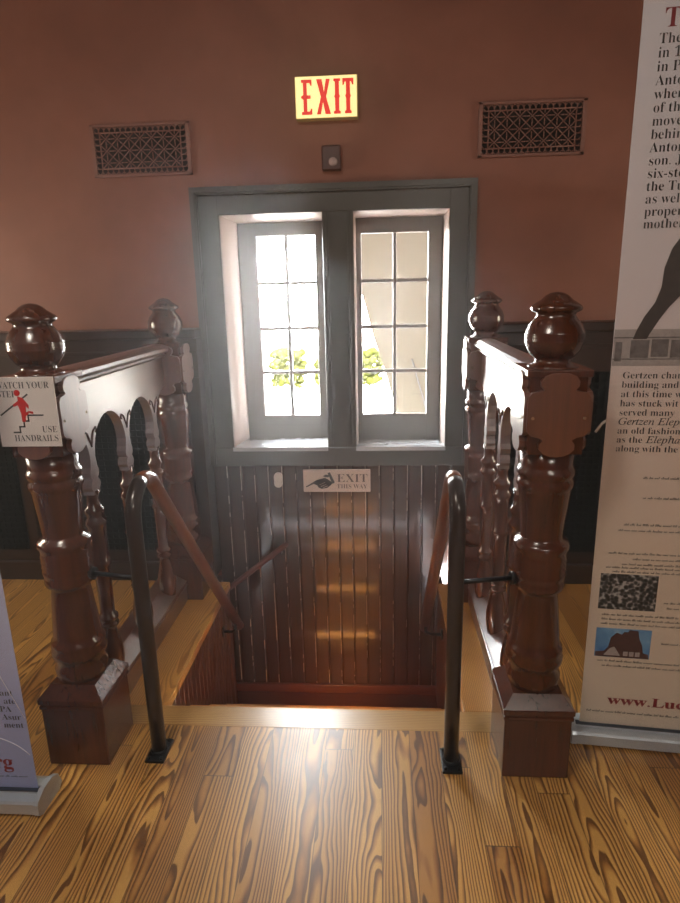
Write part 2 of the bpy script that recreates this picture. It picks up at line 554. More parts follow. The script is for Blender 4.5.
# --- lettering (converted to plain meshes); mathematical letters give a serif face
def serif(t):
    o = ''
    for ch in t:
        if 'A' <= ch <= 'Z': o += chr(0x1D400 + ord(ch) - 65)
        elif 'a' <= ch <= 'z': o += chr(0x1D41A + ord(ch) - 97)
        elif '0' <= ch <= '9': o += chr(0x1D7CE + ord(ch) - 48)
        else: o += ch
    return o
def italic(t):
    o = ''
    for ch in t:
        if 'A' <= ch <= 'Z': o += chr(0x1D434 + ord(ch) - 65)
        elif ch == 'h': o += '\u210e'
        elif 'a' <= ch <= 'z': o += chr(0x1D44E + ord(ch) - 97)
        else: o += ch
    return o
def letters(mb, text, x, z, size, y, sx=1.0, align='LEFT', offset=-0.006, thick=0.0004, width=None, shear=0.0):
    """adds text lying in the XZ plane at depth y (facing -Y) to a mesh builder"""
    cu = bpy.data.curves.new('lettering', 'FONT')
    cu.body = text
    cu.size = size
    cu.offset = offset * size
    cu.align_x = align
    cu.resolution_u = 3
    ob = bpy.data.objects.new('lettering', cu)
    COL.objects.link(ob)
    dg = bpy.context.evaluated_depsgraph_get()
    me = bpy.data.meshes.new_from_object(ob.evaluated_get(dg))
    bpy.data.objects.remove(ob)
    bpy.data.curves.remove(cu)
    if width and me.vertices:
        xs = [v.co.x for v in me.vertices]
        sx = width / max(1e-6, max(xs) - min(xs))
    for v in me.vertices:
        v.co = Vector((x + v.co.x * sx + shear * v.co.y, y, z + v.co.y))
    mb.bm.from_mesh(me)
    bpy.data.meshes.remove(me)

# ------------------------------------------------------------------ dimensions
XL, XR, S = -0.8645, 0.3660, 0.197       # inner faces of the newels, newel size
YN, YE = 1.590, 2.868                    # front and back of the balustrades
NOSE, SEAM = 1.874, 1.784
BL, BR = -0.780, 0.290                   # edges of the stair opening
YW = 3.0                                 # face of the window casing
ROOM = (-3.4, 3.2, -3.2, 3.3)            # x0 x1 y0 ztop
LAND = -0.742

# ------------------------------------------------------------------ setting
f = MB()
f.box(ROOM[0], ROOM[1], ROOM[2], SEAM, -0.04, 0)
f.box(ROOM[0], -0.952, SEAM, YW + 0.02, -0.04, 0)
f.box(0.427, ROOM[1], SEAM, YW + 0.02, -0.04, 0)
struct(f.build('floor', MAT['floor']), 'yellow and brown grained pine floorboards')
struct(MB().box(-0.952, 0.427, SEAM, NOSE + 0.015, -0.035, 0.0, 0.003).build('trim_1', MAT['floor_cross']), 'pale nosing board along the top of the stairs')
struct(MB().box(-0.952, BL, NOSE + 0.015, YE, -0.035, 0.0, 0.003).build('trim_2', MAT['floor_edge']), 'yellow floor board along the left of the stair opening')
struct(MB().box(BR, 0.427, NOSE + 0.015, YE, -0.035, 0.0, 0.003).build('trim_3', MAT['floor_edge']), 'yellow floor board along the right of the stair opening')
struct(MB().box(-2.2, BR + 0.05, 1.8, YW + 0.02, LAND - 0.04, LAND).build('floor_landing', MAT['landing']), 'dark red landing floor at the foot of the stairs')

# stairwell side walls of beaded boards
def bead_panel(mb, u0, u1, z0, z1, fn, w=0.0715, groove=0.006, depth=0.02):
    """tongue-and-groove boarding with V grooves; fn(u, depth, z)"""
    k0 = math.floor(u0 / w)
    prof = []
    u = k0 * w
    pts = [(u0, 0)]
    k = k0 + 1
    while k * w < u1:
        g = k * w
        pts += [(g - groove, 0), (g - groove * 0.2, groove), (g + groove * 0.2, groove), (g + groove, 0)]
        k += 1
    pts.append((u1, 0))
    pts = [p for i, p in enumerate(pts) if i == 0 or p[0] > pts[i - 1][0] + 1e-5]
    lo = [mb.bm.verts.new(fn(a, d, z0)) for a, d in pts]
    hi = [mb.bm.verts.new(fn(a, d, z1)) for a, d in pts]
    for i in range(len(pts) - 1):
        mb.bm.faces.new((lo[i], lo[i + 1], hi[i + 1], hi[i]))
    b = [mb.bm.verts.new(fn(a, depth, z)) for a, z in ((u0, z0), (u1, z0), (u1, z1), (u0, z1))]
    mb.bm.faces.new((b[0], b[3], b[2], b[1]))
    mb.bm.faces.new([lo[0]] + [hi[0], b[3], b[0]])
    mb.bm.faces.new([lo[-1], b[1], b[2], hi[-1]])
    return mb
w_ = MB()
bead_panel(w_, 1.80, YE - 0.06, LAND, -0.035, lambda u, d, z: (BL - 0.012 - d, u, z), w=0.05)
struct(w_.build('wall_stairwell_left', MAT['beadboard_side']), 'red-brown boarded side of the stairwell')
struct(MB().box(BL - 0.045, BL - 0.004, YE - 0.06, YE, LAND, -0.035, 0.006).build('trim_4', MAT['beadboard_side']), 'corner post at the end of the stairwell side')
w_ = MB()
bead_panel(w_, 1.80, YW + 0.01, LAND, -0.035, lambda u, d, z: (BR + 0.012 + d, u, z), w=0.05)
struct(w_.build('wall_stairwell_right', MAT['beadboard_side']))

# far wall with two deep window openings
WL0, WL1, WR0, WR1, WZ0, WZ1 = -0.744, -0.262, -0.117, 0.323, 0.687, 1.80
yb, yo = YW + 0.025, 3.46
w_ = MB()
w_.box(ROOM[0], WL0 - 0.015, yb, yo, LAND - 0.04, ROOM[3])
w_.box(WR1 + 0.015, ROOM[1], yb, yo, LAND - 0.04, ROOM[3])
w_.box(WL0 - 0.015, WR1 + 0.015, yb, yo, WZ1 + 0.012, ROOM[3])
w_.box(WL0 - 0.015, WR1 + 0.015, yb, yo, LAND - 0.04, 0.585)
w_.box(WL1 + 0.012, WR0 - 0.012, yb, yo, 0.585, WZ1 + 0.012)
struct(w_.build('wall_far', MAT['plaster']), 'mottled terracotta pink plaster wall')
struct(MB().box(ROOM[0] - 0.1, ROOM[0], ROOM[2], yo, -0.04, ROOM[3]).build('wall_left', MAT['plaster']))
struct(MB().box(ROOM[1], ROOM[1] + 0.1, ROOM[2], yo, -0.04, ROOM[3]).build('wall_right', MAT['plaster']))
struct(MB().box(ROOM[0], ROOM[1], ROOM[2] - 0.1, ROOM[2], -0.04, ROOM[3]).build('wall_back', MAT['plaster']))
struct(MB().box(ROOM[0], ROOM[1], ROOM[2], yo, ROOM[3], ROOM[3] + 0.1).build('ceiling', MAT['ceiling']))
# enclosure of the lower landing
e = MB()
e.box(-2.3, -2.2, 1.8, yo, LAND - 0.04, -0.04)
e.box(-2.2, BL - 0.05, 1.72, 1.8, LAND - 0.04, -0.04)
struct(e.build('wall_landing', MAT['wainscot']))

# casing around and between the windows
c = MB()
CX0, CX1, CZ1 = -0.859, 0.431, 1.909
c.box(CX0, WL0, YW, yb + 0.005, 0.60, CZ1, 0.004)
c.box(WR1, CX1, YW, yb + 0.005, 0.60, CZ1, 0.004)
c.box(WL0 - 0.004, WR1 + 0.004, YW, yb + 0.005, WZ1, CZ1, 0.004)
c.box(WL1, WR0, YW, yb + 0.005, 0.62, WZ1 + 0.004, 0.004)
def loop(mb, o, i, y0, y1):
    # flat mitred band: outer and inner outlines (left, right, bottom, top), open at the bottom
    for (p, q) in ((((o[0], o[2]), (o[0], o[3])), ((i[0], o[2]), (i[0], i[3]))), (((o[0], o[3]), (o[1], o[3])), ((i[0], i[3]), (i[1], i[3]))), (((o[1], o[3]), (o[1], o[2])), ((i[1], i[3]), (i[1], o[2])))):
        mb.prism([p[0], p[1], q[1], q[0]], lambda u, v, d: (u, d, v), y0, y1)
loop(c, (CX0 - 0.012, CX1 + 0.012, 0.60, CZ1 + 0.012), (CX0 + 0.022, CX1 - 0.022, 0.60, CZ1 - 0.022), YW - 0.016, YW + 0.004)
loop(c, (CX0 - 0.004, CX1 + 0.004, 0.60, CZ1 + 0.004), (CX0 + 0.014, CX1 - 0.014, 0.60, CZ1 - 0.014), YW - 0.022, YW - 0.014)
for x in (WL1 + 0.022, WR0 - 0.022):
    c.box(x - 0.006, x + 0.006, YW - 0.008, YW + 0.003, 0.70, WZ1, 0.003)
struct(c.build('trim_5', MAT['trim']), 'dark grey painted casing around both windows')
struct(MB().box(CX0, CX1, YW - 0.004, yb + 0.003, 0.585, 0.684, 0.005).build('trim_6', MAT['trim']), 'dark apron board under the window sills')

def window(num, x0, x1, ys, gx0, gx1, gz0, gz1, label):
    w = bpy.data.objects.new('window_%d' % num, None)
    COL.objects.link(w)
    w.location = (0, 0, 0)
    struct(w, label)
    zb = 0.64 if num == 1 else 0.645
    rv = MB()      # linings of the deep opening
    rv.box(x0 - 0.014, x0, YW + 0.006, ys + 0.05, 0.60, WZ1 + 0.01)
    rv.box(x1, x1 + 0.0115, YW + 0.006, ys + 0.05, 0.60, WZ1 + 0.01)
    rv.box(x0, x1, YW + 0.006, ys + 0.05, WZ1, WZ1 + 0.011)
    rv.build('window_reveal', MAT['reveal'], w)
    si = MB()
    si.prism([(YW - 0.012, 0.687), (YW - 0.012, 0.667), (ys + 0.04, 0.62), (ys + 0.04, zb)], lambda u, v, d: (d, u, v), x0 - 0.002, x1 + 0.002)
    si.build('window_sill', MAT['sill'], w)
    fr = MB()
    fr.box(x0, gx0, ys, ys + 0.04, zb - 0.01, WZ1, 0.004)
    fr.box(gx1, x1, ys, ys + 0.04, zb - 0.01, WZ1, 0.004)
    fr.box(gx0 - 0.004, gx1 + 0.004, ys, ys + 0.04, gz1, WZ1, 0.004)
    fr.box(gx0 - 0.004, gx1 + 0.004, ys, ys + 0.04, zb - 0.01, gz0, 0.004)
    fr.build('window_frame', MAT['sash'], w)
    mu = MB()
    t = 0.0095
    xm = (gx0 + gx1) / 2
    mu.box(xm - t, xm + t, ys + 0.006, ys + 0.034, gz0 - 0.002, gz1 + 0.002, 0.003)
    for i in (1, 2, 3):
        z = gz0 + (gz1 - gz0) * i / 4
        mu.box(gx0 - 0.002, gx1 + 0.002, ys + 0.008, ys + 0.032, z - t, z + t, 0.003)
    mu.build('muntin_grid', MAT['sash'], w)
    MB().box(gx0 - 0.002, gx1 + 0.002, ys + 0.018, ys + 0.022, gz0 - 0.002, gz1 + 0.002).build('window_pane', MAT['glass'], w)
    return w
window(1, WL0, WL1, 3.38, -0.645, -0.335, 0.775, 1.733, 'left window of eight panes in a deep opening')
window(2, WR0, WR1, 3.30, -0.090, 0.250, 0.792, 1.727, 'right window of eight panes in a deep opening')

# beaded boards under the windows, running down into the stairwell
w_ = MB()
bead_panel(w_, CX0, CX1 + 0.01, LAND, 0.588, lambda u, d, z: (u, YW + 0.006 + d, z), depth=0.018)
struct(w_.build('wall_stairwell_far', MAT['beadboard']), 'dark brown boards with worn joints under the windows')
struct(MB().box(-2.2, BR + 0.02, YW - 0.012, YW + 0.008, LAND, LAND + 0.05, 0.004).build('baseboard_landing', MAT['landing']))
# the boards go on along the landing under the floor
struct(MB().box(-2.2, CX0, YW + 0.006, YW + 0.024, LAND, -0.04).build('wall_landing_far', MAT['beadboard']))

# wainscot boxes left and right of the windows
def wainscot(side, x0, x1, inner):
    yf = 2.890
    m = MB()
    m.box(x0, x1, yf + 0.02, yb + 0.002, 0.0, 1.245)
    m.box(x0, x1, yf, yf + 0.022, 1.06, 1.245, 0.004)       # top rail
    m.box(x0, x1, yf, yf + 0.022, 0.10, 0.17, 0.004)        # bottom rail
    m.box(x0, x1, yf - 0.008, yf + 0.01, 1.17, 1.19, 0.004)
    if side == 'left':
        xs = [x1, -1.78, -2.6, x0 + 0.06]
    else:
        xs = [x0 + 0.06, 1.35, 2.2, x1]
    for x in xs:
        m.box(x - 0.06, x, yf, yf + 0.022, 0.17, 1.06, 0.003)
    struct(m.build('wall_wainscot_' + side, MAT['wainscot']), 'dark stained wainscot beside the %s balustrade' % side)
    struct(MB().box(x0, x1, yf - 0.022, yb + 0.002, 1.245, 1.288, 0.008).build('trim_7' if side == 'left' else 'trim_8', MAT['wainscot']), 'dark cap rail of the wainscot')
    struct(MB().box(x0, x1, yf - 0.02, yf + 0.02, 0.0, 0.105, 0.006).build('baseboard_' + side, MAT['wainscot']))
    return xs, yf
def black_grille(x0, x1, label, yf):
    g = thing('perforated_grille', label, 'grille', ((x0 + x1) / 2, yf - 0.009, 0.17))
    w, hgt = (x1 - x0) / 2, 0.89
    MB().box(-w, w, 0.004, 0.007, 0, hgt).build('grille_backing', MAT['grille_backing'], g)
    m = MB()
    st = 0.030
    k = -int(w / st)
    while k * st < w:
        if k * st > -w:
            m.box(k * st - 0.005, k * st + 0.005, -0.002, 0.003, 0, hgt)
        k += 1
    k = 1
    while k * st < hgt:
        m.box(-w, w, -0.003, 0.002, k * st - 0.005, k * st + 0.005)
        k += 1
    m.build('grille_lattice', MAT['grille_black'], g)
    return g
xs, yf = wainscot('left', ROOM[0], CX0 - 0.005, CX0)
black_grille(-1.78, -0.924, 'black perforated grille panel in the wainscot behind the left balustrade', yf)
black_grille(-2.6, -1.84, 'black perforated grille panel in the wainscot, outer one beyond the left balustrade', yf)
xs, yf = wainscot('right', CX1 + 0.005, ROOM[1], CX1)
black_grille(0.496, 1.29, 'black perforated grille panel in the wainscot between right balustrade and tall beige banner', yf)

# ------------------------------------------------------------------ stairs
st = thing('staircase', 'dark wooden stairs going down from the pale nosing board to the landing', 'stairs', (0, 0, LAND))
for i in range(3):
    z = -0.1855 * (i + 1) - LAND
    y0 = NOSE + 0.25 * i - 0.01
    MB().box(BL - 0.006, BR + 0.006, y0 + 0.0, y0 + 0.275, z - 0.03, z, 0.006).build('tread', MAT['tread'], st)
for i in range(4):
    z1 = -0.1855 * i - LAND - 0.033
    z0 = max(0.0, -0.1855 * (i + 1) - LAND)
    y0 = NOSE + 0.25 * i - 0.012 - (0.0 if i else 0.02)
    MB().box(BL - 0.006, BR + 0.006, y0, y0 + 0.018, z0, z1).build('riser', MAT['riser'], st)

# added, unseen amber strips under the nosings, casting orange bands on the far boards
for i in range(4):
    zs = -0.1855 * i - 0.046
    ys = NOSE + 0.25 * i + 0.012
    MB().box(-0.42, -0.02, ys - 0.004, ys + 0.002, zs - 0.006 - LAND, zs + 0.006 - LAND).build('added_light_strip', MAT['white_plastic'], st)
    add_light('added_band_light', 'AREA', (-0.22, ys + 0.006, zs), (0, 1, -0.75), STEP_W, (1.0, 0.40, 0.09), 0.36, 0.012)

# ------------------------------------------------------------------ balustrades
H = S / 2
def newel_meshes():
    d = {}
    body = [(0.070, 0.268), (0.078, 0.290), (0.080, 0.312), (0.074, 0.322), (0.073, 0.345), (0.083, 0.356), (0.084, 0.372), (0.078, 0.384),
            (0.082, 0.392), (0.080, 0.404), (0.072, 0.412), (0.071, 0.430), (0.067, 0.480), (0.061, 0.540), (0.057, 0.578), (0.058, 0.586),
            (0.070, 0.596), (0.073, 0.607), (0.071, 0.618), (0.069, 0.623), (0.073, 0.634), (0.075, 0.645), (0.071, 0.651), (0.075, 0.660), (0.071, 0.667),
            (0.075, 0.676), (0.071, 0.683), (0.075, 0.692), (0.072, 0.700), (0.072, 0.712), (0.078, 0.722), (0.079, 0.733), (0.073, 0.743), (0.060, 0.750),
            (0.058, 0.758), (0.062, 0.810), (0.067, 0.850), (0.071, 0.893), (0.073, 0.902), (0.078, 0.910), (0.078, 0.922), (0.073, 0.930),
            (0.073, 0.936), (0.079, 0.944), (0.079, 0.956), (0.073, 0.964), (0.071, 0.972), (0.073, 1.018)]
    m = MB()
    m.lathe(body, n=36)
    m.box(-0.073, 0.073, -0.073, 0.073, 1.012, 1.222, 0.003)
    m.box(-0.084, 0.084, -0.084, 0.084, 1.220, 1.240, 0.004)
    d['post'] = m.mesh('newel_post', MAT['newel'])
    m = MB()
    m.box(-H, H, -H, H, 0.0, 0.205, 0.004)
    m.box(-H - 0.004, H + 0.004, -H - 0.004, H + 0.004, 0.203, 0.216, 0.003)
    m.box(-H - 0.001, H + 0.001, -H - 0.001, H + 0.001, 0.214, 0.224, 0.002)
    m.box(-H - 0.006, H + 0.006, -H - 0.006, H + 0.006, 0.222, 0.240, 0.003)
    m.frustum(0, 0, H + 0.004, 0.240, 0.072, 0.276)
    d['base'] = m.mesh('base_block', MAT['newel'])
    fin = [(0.070, 1.238), (0.064, 1.244), (0.049, 1.252), (0.047, 1.262), (0.056, 1.268), (0.068, 1.284), (0.0765, 1.306), (0.0775, 1.311), (0.0755, 1.314), (0.078, 1.318), (0.0755, 1.322),
           (0.0775, 1.326), (0.075, 1.332), (0.068, 1.350), (0.056, 1.366), (0.050, 1.374), (0.051, 1.380), (0.063, 1.386), (0.067, 1.392), (0.063, 1.399), (0.050, 1.408),
           (0.040, 1.414), (0.030, 1.424), (0.018, 1.431), (0.002, 1.434)]
    d['finial'] = MB().lathe(fin, n=36).mesh('finial', MAT['newel'])
    # applied plate with small round lobes above and below a wide middle
    half = [(0.0, 1.232), (0.022, 1.231), (0.040, 1.224), (0.049, 1.211), (0.048, 1.198), (0.039, 1.188), (0.054, 1.184), (0.070, 1.181), (0.078, 1.170), (0.080, 1.155),
            (0.080, 1.090), (0.078, 1.076), (0.068, 1.066), (0.050, 1.062), (0.038, 1.055), (0.046, 1.044), (0.046, 1.030), (0.034, 1.018), (0.018, 1.011), (0.0, 1.009)]
    pts = half + [(-x, z) for x, z in reversed(half[1:-1])]
    m = MB()
    m.prism(pts, lambda u, v, dd: (u, dd, v), -0.088, -0.070)
    d['plate'] = m.mesh('cross_plate', MAT['plate'])
    m = MB()
    m.lathe([(0.0045, -0.0895), (0.0045, -0.087)], 0, 0, n=10, axis='Y')
    d['screw'] = m.mesh('plate_screw', MAT['brass'])
    return d
NM = newel_meshes()

def baluster_mesh():
    pr = [(0.032, 0.095), (0.034, 0.125), (0.040, 0.170), (0.039, 0.205), (0.032, 0.245), (0.024, 0.285), (0.023, 0.296), (0.034, 0.303), (0.034, 0.313), (0.025, 0.320),
          (0.035, 0.328), (0.035, 0.340), (0.025, 0.348), (0.026, 0.40), (0.028, 0.50), (0.029, 0.532), (0.034, 0.540), (0.034, 0.550), (0.029, 0.557), (0.029, 0.640), (0.030, 0.680),
          (0.036, 0.688), (0.037, 0.700), (0.029, 0.712), (0.027, 0.722), (0.034, 0.735), (0.034, 0.745), (0.024, 0.755), (0.021, 0.785), (0.024, 0.812)]
    return MB().lathe(pr, n=24).mesh('baluster', MAT['newel'])
BALM = baluster_mesh()

def arch_panel(mb, xa, xb, y0, y1, posts):
    """frieze board with arches between the balusters; profile in Y-Z"""
    top, crown, spring, foot = 1.198, 1.055, 0.925, 0.800
    pts = [(y0, top)]
    def leg(yc, l=True, r=True):
        w = [(0.019, spring), (0.024, 0.895), (0.032, 0.878), (0.030, 0.862), (0.020, 0.852), (0.031, 0.838), (0.034, 0.825), (0.024, 0.812), (0.026, foot)]
        out = []
        if l: out += [(yc - a, z) for a, z in w]
        if r: out += [(yc + a, z) for a, z in reversed(w)]
        return out
    def arch(ya, yb_, lo=0.0, hi=PI):
        yc, hw = (ya + yb_) / 2, (yb_ - ya) / 2
        n = 14
        return [(yc - hw * math.cos(lo + (hi - lo) * i / n), spring + (crown - spring) * math.sin(lo + (hi - lo) * i / n)) for i in range(n + 1)]
    g = 0.0195
    p0, p1, p2 = posts
    # half arch beside the first newel
    pts += [(y0, crown)]
    pts += arch(2 * y0 - p0 + g, p0 - g, PI / 2, PI)[1:]
    pts += leg(p0) + arch(p0 + g, p1 - g)[1:-1] + leg(p1) + arch(p1 + g, p2 - g)[1:-1] + leg(p2)
    pts += arch(p2 + g, 2 * y1 - p2 - g, 0, PI / 2)[:-1]
    pts += [(y1, crown), (y1, top)]
    clean = [pts[0]]
    for q in pts[1:]:
        if abs(q[0] - clean[-1][0]) + abs(q[1] - clean[-1][1]) > 1e-5:
            clean.append(q)
    mb.prism(clean, lambda u, v, d: (d, u, v), xa, xb)
    return mb

def balustrade(side):
    sg = 1 if side == 'left' else -1                       # +1: the well lies towards +X
    xc = XL - H if side == 'left' else XR + H
    label = 'dark carved balustrade with arched frieze on the left of the stair opening' if side == 'left' else 'dark carved balustrade with arched frieze on the right of the stair opening'
    t = thing('balustrade', label, 'balustrade', (xc, 0, 0), 0, 'balustrades along the stair opening')
    for y in (YN + H, YE - H):
        p = link('newel_post', NM['post'], t, (0, y, 0))
        link('base_block', NM['base'], p)
        link('finial', NM['finial'], p)
        for q in range(4):
            a = link('cross_plate', NM['plate'], p)
            a.rotation_euler = (0, 0, q * PI / 2)
            for x in (-0.066, 0.066):
                b = link('plate_screw', NM['screw'], p, (x * math.cos(q * PI / 2), x * math.sin(q * PI / 2), 1.115))
                b.rotation_euler = (0, 0, q * PI / 2)
    y0, y1 = YN + S - 0.03, YE - S + 0.03
    ax = -0.016 if side == 'left' else -0.008
    posts = (1.932, 2.229, 2.526)
    for y in posts:
        link('baluster', BALM, t, (ax, y, 0))
    # moulded hand rail
    pr = [(-0.030, 1.196), (-0.036, 1.204), (-0.030, 1.211), (-0.044, 1.216), (-0.050, 1.225), (-0.047, 1.237), (-0.034, 1.247), (-0.014, 1.252), (0.014, 1.252), (0.034, 1.247), (0.047, 1.237),
          (0.050, 1.225), (0.044, 1.216), (0.030, 1.211), (0.036, 1.204), (0.030, 1.196)]
    MB().sweep([(x + ax, z - 0.014) for x, z in pr], (y0 - 0.012, y1 + 0.012)).build('top_rail', MAT['rail_y'], t)
    m = MB()
    arch_panel(m, ax - 0.018, ax + 0.018, y0, y1, posts)
    pan = m.build('arched_frieze', MAT['rail_y'], t)
    # carved leaf scrolls over each baluster
    for fs in (-1, 1):
        for yc in posts:
            m = MB()
            for mm in (-1, 1):
                xx = ax + fs * 0.0185
                m.tube([(xx, yc, 0.962), (xx, yc + mm * 0.008, 0.985), (xx, yc + mm * 0.022, 1.012), (xx, yc + mm * 0.040, 1.022), (xx, yc + mm * 0.047, 1.010), (xx, yc + mm * 0.038, 1.004)],
                       [0.003, 0.004, 0.004, 0.004, 0.0035, 0.003], n=8)
            m.build('carved_scroll', MAT['newel'], pan)
    # base rail (curb) with stepped edge
    ci, co = ((0.020, -0.10) if side == 'left' else (-0.050, 0.09))
    w1 = abs(ci - co)
    prof = [(0.0, 0.0), (0.0, 0.078), (-0.004, 0.080), (-0.004, 0.086), (0.002, 0.088), (0.002, 0.094), (-0.003, 0.096), (-0.003, 0.104), (0.062, 0.138), (w1, 0.138), (w1, 0.0)]
    m = MB()
    m.sweep([(ci - sg * u, v) for u, v in prof], (y0 - 0.005, y1 + 0.005))
    m.build('base_rail', MAT['rail_y'], t)
    return t
balustrade('left')
balustrade('right')

# ------------------------------------------------------------------ metal handrails
def arc_path(x, y0, ztop, y1, z1, rb=0.10):
    """vertical post, rounded bend, straight slope down"""
    d = Vector((0, y1 - y0 - rb, z1 - ztop))
    th = math.atan2(-(z1 - ztop), (y1 - y0))            # slope angle below horizontal
    sweep = PI / 2 + th
    pts = [(x, y0, 0.0), (x, y0, 0.3), (x, y0, 0.6)]
    zc = ztop - rb
    post = list(pts)
    post.append((x, y0, zc))
    bend = []
    n = 12
    for i in range(1, n + 1):
        a = PI - sweep * i / n
        bend.append((x, y0 + rb + rb * math.cos(a), zc + rb * math.sin(a)))
    return post, bend
def metal_rail(side, x, y0, ztop, y1, z1, label, wall_x, newel_x):
    t = thing('stair_handrail', label, 'handrail', (x, y0, 0), 0, 'pipe handrails at the top of the stairs')
    post, bend = arc_path(0, 0, ztop, y1 - y0, z1)
    r = 0.0235
    MB().tube(post + bend[:7], r, 18).build('post', MAT['bronze'], t)
    end = Vector((0, y1 - y0, z1))
    MB().tube(bend[6:] + [tuple(end)] , r * 0.985, 18).blob(tuple(end), r * 0.985, 2).build('sloping_rail', MAT['brown_rail'], t)
    m = MB()
    m.box(-0.031, 0.031, -0.052, 0.052, 0.0, 0.010, 0.003)
    m.lathe([(0.028, 0.008), (0.026, 0.016), (0.024, 0.018)], n=20)
    for sx, sy in ((-1, -1), (1, -1), (1, 1), (-1, 1)):
        m.lathe([(0.006, 0.009), (0.006, 0.015), (0.003, 0.017)], sx * 0.020, sy * 0.041, n=8)
    m.build('floor_flange', MAT['black_metal'], t)
    s_ = MB()
    zz = 0.622
    s_.tube([(0, 0.0, zz), (newel_x - x, 0.035, zz)], 0.0075, 10)
    s_.tube([(newel_x - x + (0.012 if newel_x < x else -0.012), 0.033, zz), (newel_x - x, 0.035, zz)], 0.020, 12)
    s_.build('stay_rod', MAT['black_metal'], t)
    b = MB()
    wx = wall_x - x
    k = 0.10
    bp = Vector((0, y1 - y0 - k * 0.7, z1 + k * 0.72))
    b.tube([tuple(bp), (0, bp.y, bp.z - 0.05), (wx * 0.3, bp.y + 0.003, bp.z - 0.068), (wx, bp.y + 0.005, bp.z - 0.07)], 0.0075, 10)
    b.tube([(wx * 0.9, bp.y + 0.005, bp.z - 0.07), (wx, bp.y + 0.005, bp.z - 0.07)], 0.026, 14)
    b.build('wall_bracket', MAT['black_metal'], t)
metal_rail('left', -0.725, 1.655, 0.905, 2.78, -0.20, 'bronze pipe handrail rising beside the left newel and sloping down the stairs', BL - 0.012, -0.893)
metal_rail('right', 0.218, 1.645, 0.905, 2.78, -0.20, 'bronze pipe handrail rising beside the right newel and sloping down the stairs', BR + 0.012, 0.393)

# thin red-brown rail on the far wall, going down to the left
t = thing('wall_handrail', 'thin red-brown handrail slanting down to the left on the boards under the windows', 'handrail', (-0.495, YW - 0.05, 0.17))
MB().tube([(0.002, 0, 0.002), (-0.62, 0, -0.49)], 0.014, 14).blob((0.002, 0, 0.002), 0.014, 2).build('rail', MAT['landing'], t)
b = MB()
b.tube([(-0.03, 0, -0.024), (-0.03, 0.01, -0.055), (-0.03, 0.056, -0.062)], 0.006, 10)
b.tube([(-0.03, 0.050, -0.062), (-0.03, 0.056, -0.062)], 0.02, 12)
b.build('bracket', MAT['black_metal'], t)

# ------------------------------------------------------------------ lit exit sign
ex = thing('exit_sign', 'lit cream EXIT sign with red letters high on the wall above the windows', 'sign', (-0.226, yb, 2.268))
MB().box(-0.138, 0.138, -0.045, 0.0, -0.0855, 0.0855, 0.005).build('sign_housing', plain('cream_sign_housing', (0.55, 0.42, 0.18), 0.4), ex)
MB().box(-0.134, 0.134, -0.0475, -0.044, -0.0815, 0.0815, 0.001).build('lit_panel', MAT['exit_face'], ex)
def slab_letters(mb, y0, y1):
    """condensed slab letters E X I T, 0.145 tall"""
    fn = lambda u, v, d: (u, d, v)
    hh = 0.069
    def poly(pts): mb.prism(pts, fn, y0, y1)
    # E
    x = -0.108
    poly([(x, -hh), (x, -hh + .012), (x + .008, -hh + .012), (x + .008, -.009), (x - .002, -.002), (x - .002, .004), (x + .008, .010), (x + .008, hh - .012), (x, hh - .012), (x, hh),
          (x + .046, hh), (x + .046, hh - .024), (x + .040, hh - .024), (x + .036, hh - .013), (x + .024, hh - .013), (x + .024, .008), (x + .040, .008), (x + .040, -.006), (x + .024, -.006), (x + .024, -hh + .013), (x + .036, -hh + .013),
          (x + .040, -hh + .024), (x + .046, -hh + .024), (x + .046, -hh)])
    # X
    x = -0.012
    poly([(x - .030, hh), (x - .006, hh), (x + .003, .018), (x + .012, hh), (x + .030, hh), (x + .012, 0.0), (x + .032, -hh), (x + .008, -hh), (x - .002, -.020), (x - .012, -hh), (x - .030, -hh), (x - .011, 0.0)])
    # I
    x = 0.048
    poly([(x - .015, hh), (x + .015, hh), (x + .015, hh - .010), (x + .009, hh - .012), (x + .009, .008), (x + .013, 0), (x + .009, -.008), (x + .009, -hh + .012), (x + .015, -hh + .010), (x + .015, -hh), (x - .015, -hh),
          (x - .015, -hh + .010), (x - .009, -hh + .012), (x - .009, -.008), (x - .013, 0), (x - .009, .008), (x - .009, hh - .012), (x - .015, hh - .010)])
    # T
    x = 0.096
    poly([(x - .024, hh), (x + .024, hh), (x + .024, hh - .026), (x + .018, hh - .026), (x + .014, hh - .013), (x + .009, hh - .013), (x + .009, .008), (x + .013, 0), (x + .009, -.008), (x + .009, -hh + .012), (x + .015, -hh + .010), (x + .015, -hh),
          (x - .015, -hh), (x - .015, -hh + .010), (x - .009, -hh + .012), (x - .009, -.008), (x - .013, 0), (x - .009, .008), (x - .009, hh - .013), (x - .014, hh - .013), (x - .018, hh - .026), (x - .024, hh - .026)])
m = MB()
slab_letters(m, -0.0492, -0.0465)
m.build('exit_lettering', MAT['exit_letters'], ex)

# small detector under it
t = thing('motion_detector', 'small brown detector box with a round clear lens under the lit EXIT sign', 'detector', (-0.211, yb, 2.026))
MB().box(-0.043, 0.043, -0.038, 0, -0.052, 0.052, 0.006).build('detector_body', MAT['detector'], t)
MB().blob((0.008, -0.036, -0.018), 0.020, 3).build('detector_lens', MAT['lens'], t)

